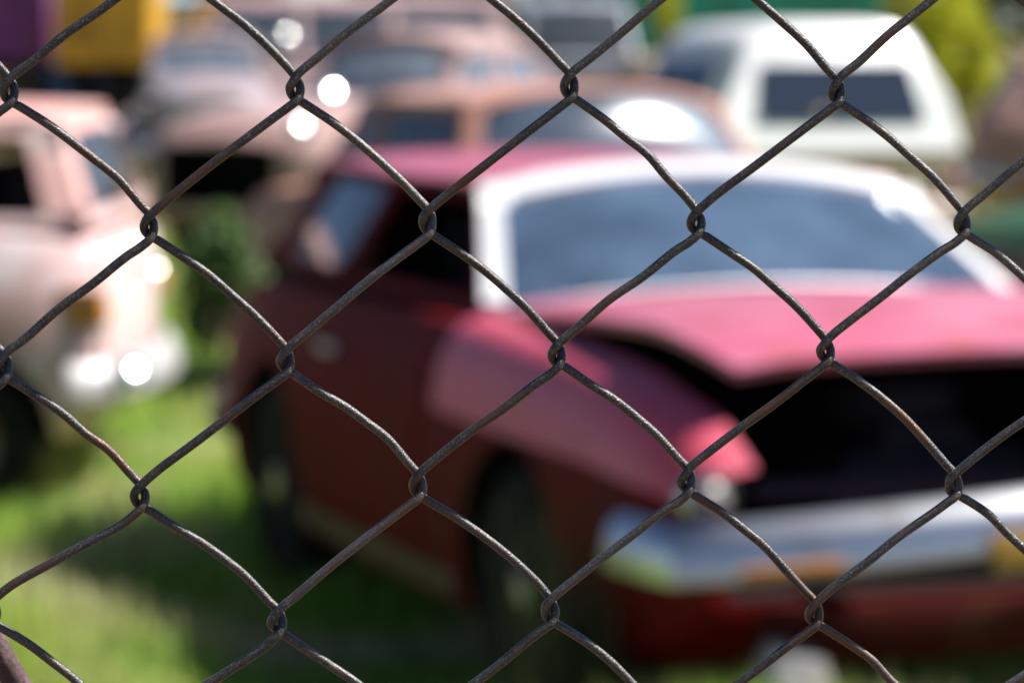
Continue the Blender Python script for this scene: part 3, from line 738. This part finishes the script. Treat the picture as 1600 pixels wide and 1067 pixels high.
# old truck seen head-on
TRK = variant(OLD, st=[(-1.9, .40, .45, 1.00, .05), (-1.75, .56, .40, 1.08, .08), (-1.0, .62, .34, 1.14, .08), (-.2, .66, .32, 1.16, .05), (.2, .68, .3, 1.16, .04), (1.2, .68, .3, 1.16, .03), (1.3, .72, .4, 1.0, 0), (3.0, .74, .4, 1.0, 0)],
              G=dict(y0=.05, y1=1.2, z0=1.14, w0=.64, wf=.62, wr=.60, r0=.28, r1=1.05, z1=1.56, w1=.56, f1=.54, r1w=.52, crown=.13, posts=[(.7, .68)], bow=.05, rbow=.03, seats=[.9]),
              r=.38, axles=(-1.15, 2.1), hood=(-1.7, -.05, .8, CLOSED), fb=(-2.0, .74, .52, .12), rb=(3.1, .7, .5, .1), tails=[(.6, 3.0, .8, .05, 'redlens')], heads=[(.62, -1.72, .88, .10)], grille=(-1.90, .55, 1.0, .34, 7), doors=[(.06, 1.0, .42, 1.08)])
TRK.pop('trunk')
M['greyrose'] = mat('grey_rose_paint', (0.30, 0.26, 0.30), .65, noise=[(2, .45, .65, (0.36, 0.26, 0.26)), (5, .6, .7, (0.34, 0.18, 0.10))])
trk, _ = car('pickup_truck', 'old grey rose truck with a narrow cab facing the fence', (-3.16, 38.5, 0), 5, TRK, M['greyrose'], M['greyrose'], 'truck')
for s in (-1, 1):
    bm = bmesh.new(); g = []
    for t in np.linspace(0, 1, 14):
        a = math.pi * (.02 + .93 * t); g.append([(s * x, -1.15 - .52 * math.cos(a), .38 + .50 * math.sin(a) * (1 - .35 * abs(q) ** 3)) for x, q in zip(np.linspace(.56, .96, 7), np.linspace(-.6, 1, 7))])
    sheet(bm, g, .02); link('fender', bm, M['greyrose'], trk)
bpy.context.view_layer.update()
p = trk.matrix_world.inverted() @ W(450, 52, 38.5); convex_mirror(trk, p, .10, .15, (.66, .1, 1.25))

# pickup with a white camper shell, tail towards the fence
M['tan'] = mat('tan_paint', (0.36, 0.31, 0.22), .6, noise=[(2, .5, .65, (0.3, 0.24, 0.15))])
PCK = variant(SED, st=[(-1.75, .82, .5, .95, .02), (-1.6, .88, .42, 1.0, .03), (0, .9, .4, 1.02, .03), (1.25, .9, .4, 1.0, .02), (1.4, .9, .42, .90, .0), (3.4, .9, .44, .90, 0), (3.45, .89, .46, .88, 0)],
              r=.38, axles=(-.9, 2.4), G=dict(y0=.0, y1=1.25, z0=1.02, w0=.80, wf=.76, wr=.74, r0=.42, r1=1.12, z1=1.5, w1=.66, f1=.64, r1w=.64, crown=.06, posts=[(.95, .95)], bow=.07, rbow=.03, seats=[1.0]),
              doors=[(.06, .98, .46, .95)], hood=(-1.7, -.05, .85, CLOSED), fb=(-1.86, .86, .58, .14), rb=(3.56, .84, .52, .14), heads=[(.68, -1.74, .8, .085)], tails=[(.80, 3.45, .72, .06, 'redlens')], grille=(-1.74, .66, .88, .52, 5))
PCK.pop('trunk'); PCK['rbm'] = 'steel'
FY = 197; FO = Vector((1.27, 28.6, -.02)); FM = Matrix.Translation(FO) @ Matrix.Rotation(R(FY), 4, 'Z')
car('utility_truck', 'tan pickup truck carrying a white camper shell on its bed', FO, FY, PCK, M['tan'], M['tan'], 'truck')
M['shellw'] = mat('white_fibreglass', (0.80, 0.81, 0.82), .35, 0, .3, noise=[(4, .6, .75, (0.68, 0.68, 0.66))])
so_ = FM @ Vector((0, 2.40, .915)); sh = thing('camper_shell', 'white fibreglass camper shell with a dark rear window, sitting on a tan pickup bed', 'camper shell', so_, FY)
bm = bmesh.new(); rings = []
for y, k, kz in ((-1.06, .80, .76), (-1.0, .9, .9), (-.85, .97, .98), (0, 1, 1.0), (.80, 1, 1.0), (.97, .98, .97), (1.04, .95, .92)):
    w0, w1, h = .90 * k + .02, .62 * k, .86 * kz; half = [(w0, 0), (w0 * .995, .10), (w0 * .94, .36 * kz), (w1 * 1.17, .60 * kz), (w1 * 1.07, h - .15), (w1 * .93, h - .05), (w1 * .70, h), (w1 * .35, h + .02)]
    rings.append([bm.verts.new((x, y, z)) for x, z in half] + [bm.verts.new((-x, y, z)) for x, z in reversed(half)])
for i in range(len(rings) - 1):
    for j in range(len(rings[0])):
        bm.faces.new((rings[i][j], rings[i][(j + 1) % 16], rings[i + 1][(j + 1) % 16], rings[i + 1][j]))
bm.faces.new(rings[0]); bm.faces.new(rings[-1])
for v in bm.verts:
    if v.co.y > .7: v.co.y -= .34 * v.co.z * min(1, (v.co.y - .7) / .3)
link('shell_body', bm, M['shellw'], sh)
c = [(.62, .978, .19), (-.62, .978, .19), (-.54, .842, .59), (.54, .842, .59)]
wfm = framed(sh, c, .07, .12, .12, .0, M['bright_trim'], M['glass'], 'rear_window_frame', 'rear_window', .03, False)
bm = bmesh.new(); sheet(bm, [[Vector(p) + Vector((0, .012, 0)) for p in c[:2]], [Vector(p) + Vector((0, .012, 0)) for p in (c[3], c[2])]], .008)
M['dkglass'] = mat('tinted_pane', (0.03, 0.042, 0.07), 0.12, 0, 0, spec=.6); link('rear_window', bm, M['dkglass'], sh)
bm = bmesh.new(); lathe(bm, [(.002, 0), (.03, .0), (.035, .015), (.02, .03), (.002, .032)], 'y', n=16); link('latch', bm, mat('brass_latch', (.5, .33, .18), .6, .4), sh, loc=(.16, .98, .25))
for s in (-1, 1):
    bm = bmesh.new(); g = [[Vector((s * (.845 + .012), y, .38)) for y in (-.7, .6)], [Vector((s * (.74 + .02), y, .60)) for y in (-.6, .5)]]; sheet(bm, g, .012); link('side_window', bm, M['dkglass'], sh)

# green sedan and rust coloured wagon at the right side
M['green'] = mat('deep_green_paint', (0.03, 0.10, 0.045), .5, 0, .2, noise=[(3, .5, .7, (0.06, 0.12, 0.05))])
S = variant(SED, hood=(-1.74, -.05, .78, CLOSED), grille=(-1.80, .56, .80, .56, 6))
car('green_sedan', 'deep green sedan at the picture edge with only its front corner in view', (3.58, 15.2, .06), -62, S, M['green'], M['green'], chrome='steel')
M['umber'] = mat('umber_rose_paint', (0.36, 0.22, 0.21), .65, noise=[(2, .45, .65, (0.30, 0.17, 0.14))])
S = variant(SED, st=[(-1.75, .84, .45, .88, .02), (-1.6, .9, .32, .95, .03), (-.6, .93, .24, 1.0, .05), (0, .93, .22, 1.02, .03), (1.5, .93, .22, 1.02, .02), (2.6, .92, .26, 1.02, .02), (2.92, .88, .34, 1.0, .01), (3.0, .84, .40, .96, 0)], axles=(-.75, 2.1),
            G=dict(y0=.0, y1=2.9, z0=1.02, w0=.82, wf=.76, wr=.78, r0=.62, r1=2.6, z1=1.40, w1=.66, f1=.62, r1w=.60, crown=.07, posts=[(1.05, 1.05), (2.0, 1.95)], cpillar=.3, seats=[.9, 1.7]), hood=(-1.7, -.05, .8, CLOSED), rb=(3.1, .86, .5, .14), tails=[(.78, 3.0, .7, .06, 'redlens')])
S.pop('trunk')
car('umber_wagon', 'umber rose station wagon beyond the white camper shell, cut by the picture edge', (6.95, 31.5, 0), 84, S, M['umber'], M['umber'])

# vans and box trailers along the far side of the yard
VAN = variant(SED, st=[(-.75, .84, .45, 1.12, .0), (-.6, .90, .38, 1.18, .0), (0, .92, .36, 1.20, .0), (3.6, .92, .36, 1.20, 0), (3.8, .88, .42, 1.18, 0)], r=.34, axles=(.0, 2.9),
              G=dict(y0=-.72, y1=3.72, z0=1.19, w0=.90, wf=.82, wr=.84, r0=-.25, r1=3.55, z1=2.02, w1=.76, f1=.72, r1w=.74, crown=.07, posts=[(.75, .75), (2.0, 2.0)], bow=.08, rbow=.02, cpillar=.15, seats=[.5, 1.6]),
              doors=[(-.45, .7, .5, 1.15)], fb=(-.90, .86, .5, .14), rb=(3.9, .86, .5, .14), heads=[(.62, -.74, .86, .09)], tails=[(.78, 3.8, .8, .06, 'redlens')], grille=(-.76, .72, .92, .42, 4))
VAN.pop('hood'); VAN.pop('trunk')
def at(px, D): return ((px - 800) / FPX * D, D, 0)
for nm, px, D, yaw, colr, lab in (
        ('passenger_van', 330, 50, 78, (0.22, 0.46, 0.72), 'light blue van with long windows beyond the old grey rose truck'),
        ('passenger_van', 530, 49, -70, (0.56, 0.40, 0.42), 'pale pink van behind the domed rose sedan'),
        ('passenger_van', 895, 53, 8, (0.42, 0.46, 0.56), 'blue grey van facing the fence beside the teal trailer')):
    mm = mat('van_paint', colr, .5, noise=[(2, .5, .7, tuple(c * .8 for c in colr))])
    x, y, z = at(px, D)
    f = Matrix.Rotation(R(yaw), 3, 'Z') @ Vector((0, 1.5 if abs(yaw) > 30 else 0, 0))
    car(nm, lab, (x - f.x, y - f.y, 0), yaw, VAN, mm, mm, 'van', 'vans at the far side of the yard')
def trailer(px0, px1, D, colr, lab, z0=1.15, z1=3.4, d=2.3):
    x0, x1 = (px0 - 800) / FPX * D, (px1 - 800) / FPX * D; L = x1 - x0
    t = thing('box_trailer', lab, 'trailer', ((x0 + x1) / 2, D + d / 2, 0), 0, 'box trailers at the far side of the yard')
    mm = mat('trailer_paint', colr, .55, noise=[(1.2, .45, .65, tuple(c * .60 for c in colr)), (.5, .5, .65, tuple(.6 * c + .10 for c in colr)), (3, .60, .70, RUST)])
    bm = bmesh.new(); box(bm, (0, 0, (z0 + z1) / 2), (L, d, z1 - z0), .04)
    nr = max(4, int(L / .45))
    for i in range(nr + 1):
        for s in (-1, 1): box(bm, (-L / 2 + .06 + (L - .12) * i / nr, s * (d / 2 + .018), (z0 + z1) / 2), (.06, .04, z1 - z0 - .12), .008)
    link('box_body', bm, mm, t)
    bm = bmesh.new(); box(bm, (0, 0, z0 - .10), (L - .1, d - .5, .18), .02); box(bm, (-L * .3, 0, z0 - .45), (.12, d - .6, .6), .01); link('chassis', bm, M['dark_inside'], t)
    for s in (-1, 1):
        for xx in (L * .18, L * .36):
            bm = bmesh.new(); lathe(bm, [(.2, -.12), (.45, -.13), (.5, -.08), (.5, .08), (.45, .13), (.2, .12), (.05, .06)], 'y', n=28); w = link('wheel', bm, M['tyre'], t, loc=(xx, s * (d / 2 - .2), .5))
            bm = bmesh.new(); lathe(bm, [(.26, .1 * s), (.24, .06 * s), (.1, .09 * s), (.01, .1 * s)], 'y', n=20); link('rim', bm, M['steel'], w)
    bm = bmesh.new(); box(bm, (L * .12, -d / 2 - .03, (z0 + z1) / 2 - .1), (min(1.2, L * .3), .05, z1 - z0 - .5), .01); link('door', bm, mm, t)
trailer(-190, 74, 49, (0.28, 0.06, 0.32), 'purple box trailer at the far left end of the yard', 1.22)
trailer(84, 238, 47, (0.72, 0.40, 0.03), 'mustard yellow box trailer between the purple trailer and the light blue van', 1.2)
trailer(940, 1372, 55, (0.02, 0.36, 0.23), 'teal green box trailer behind the white camper shell', 1.35)
trailer(1382, 1450, 58, (0.66, 0.48, 0.08), 'small ochre box trailer beside the teal green trailer', 1.2)

# ------------------------------------------------------------------ bushes and trees
def leaf_mass(name, m, parent, c, rad, n, size, seed, lobes=9):
    r = np.random.default_rng(seed)
    L = r.normal(0, 1, (lobes, 3)); L /= np.linalg.norm(L, axis=1)[:, None]; L *= r.uniform(.25, .72, (lobes, 1)); S_ = r.uniform(.28, .5, lobes)
    k = r.integers(0, lobes, n); d = r.normal(0, 1, (n, 3)); d /= np.linalg.norm(d, axis=1)[:, None]
    P = (L[k] + d * S_[k][:, None] * r.uniform(.5, 1.1, (n, 1))) * np.array(rad) + np.array(c)
    a = r.normal(0, 1, (n, 3)); a /= np.linalg.norm(a, axis=1)[:, None]; b = np.cross(a, r.normal(0, 1, (n, 3))); b /= np.linalg.norm(b, axis=1)[:, None]
    s = size * r.uniform(.6, 1.4, (n, 1))
    V = np.stack([P - a * s, P - b * s * .45, P + a * s, P + b * s * .45], 1).reshape(-1, 3)
    return raw(name, V, np.arange(4 * n).reshape(-1, 4), m, parent, False)
def tree(name, label, x, y, h, rad, leafm, n, size, seed, trunk_r=.12, cz=None, group=None, cat='tree'):
    t = thing(name, label, cat, (x, y, 0), 0, group); cz = cz or h - rad[2]
    r = random.Random(seed); bm = bmesh.new()
    pts = [(r.uniform(-.05, .05) * i, r.uniform(-.05, .05) * i, -.1 + cz * 1.1 * i / 6) for i in range(7)]
    tube(bm, pts, [trunk_r * (1 - .1 * i) for i in range(7)], 10)
    for i in range(6):
        a = r.uniform(0, 6.28); z = cz * r.uniform(.3, .9); e = (rad[0] * .7 * math.cos(a), rad[1] * .7 * math.sin(a), z + rad[2] * r.uniform(.3, .8))
        tube(bm, [(0, 0, z), (e[0] * .5, e[1] * .5, (z + e[2]) / 2 + .1), e], [trunk_r * .5, trunk_r * .35, trunk_r * .15], 7)
    link('trunk', bm, M['bark'], t)
    leaf_mass('crown', leafm, t, (0, 0, cz), rad, n, size, seed)
    return t
M['bark'] = mat('grey_bark', (0.12, 0.09, 0.07), .9, noise=[(8, .45, .6, (0.06, 0.045, 0.035))])
M['leaf_yg'] = mat('yellow_green_leaf', (0.44, 0.48, 0.02), .55, noise=[(3, .45, .65, (0.52, 0.50, 0.02))])
leafy(M['leaf_yg'], .5)
M['leaf_dk'] = mat('dark_leaf', (0.02, 0.04, 0.015), .6, noise=[(2, .45, .65, (0.035, 0.06, 0.02))])
M['leaf_md'] = mat('mid_green_leaf', (0.07, 0.14, 0.03), .6, noise=[(2, .45, .65, (0.12, 0.18, 0.03))])
tree('leafy_shrub', 'tall yellow green shrub right behind the white camper shell', *at(1488, 41)[:2], 2.9, (.62, .6, 1.35), M['leaf_yg'], 4200, .06, 5, .05, 1.7, cat='shrub')
tree('sapling', 'slim yellow green sapling in front of the teal trailer', *at(1046, 50)[:2], 2.6, (.22, .25, .8), M['leaf_yg'], 900, .055, 6, .03, 1.7)
tree('dark_shrub', 'dark leafy shrub between the pale pink van and the blue grey van', *at(770, 50)[:2], 3.0, (.80, .8, 1.3), M['leaf_dk'], 4000, .075, 7, .07, 1.6, cat='shrub')
tree('leafy_bush', 'low dark green bush between the salmon station wagon and the dark red car', *at(338, 17.2)[:2], 1.02, (.30, .3, .42), M['leaf_md'], 2600, .035, 9, .02, .58, cat='bush')
rt = random.Random(11)
for i, px in enumerate((-120, 160, 420, 690, 960, 1250, 1480, 1700)):
    D = 68 + rt.uniform(-4, 8); h = rt.uniform(7, 10)
    lab = ['broad dark green tree beyond the purple trailer', 'mid green tree beyond the mustard trailer', 'dark green tree beyond the light blue van', 'mid green tree beyond the pale pink van',
           'dark green tree beyond the blue grey van', 'mid green tree beyond the teal trailer', 'dark green tree beyond the yellow green shrub', 'mid green tree at the far right end of the yard'][i]
    tree('yard_tree', lab, *at(px, D)[:2], h, (2.4, 2.2, h * .46), M['leaf_dk' if i % 2 == 0 else 'leaf_md'], 5000, .16, 20 + i, .2, h * .5, 'trees beyond the far side of the yard')

# stone and weeds in front of the red car
bm = bmesh.new(); bmesh.ops.create_icosphere(bm, subdivisions=3, radius=1)
for v in bm.verts:
    n = v.co.copy(); k = 1 + .12 * math.sin(n.x * 5 + 1) * math.cos(n.z * 4) + .08 * math.sin(n.y * 9 + n.z * 6); v.co = Vector((n.x * .105 * k, n.y * .10 * k, n.z * .19 * k + .195))
st = link('pale_stone', bm, mat('pale_stone', (0.17, 0.17, 0.185), .85, noise=[(18, .45, .65, (0.22, 0.21, 0.19))], bump=(25, .5, .01)), loc=(W(1238, 900, 8.3).x, 8.3, 0))
tag(st, 'pale upright stone in the grass under the front bumper of the dark red car', 'stone')
c = W(868, 1000, 8.7); n = 260
X = c.x + rng.normal(0, .06, n); Y = c.y + rng.normal(0, .10, n)
o = blades('tall_weeds', X, Y, rng.uniform(.35, .72, n), rng.uniform(.006, .013, n), mat('weed_blade', (0.06, 0.065, 0.025), .6), 'tall olive weeds by the bumper end of the dark red car', .2)
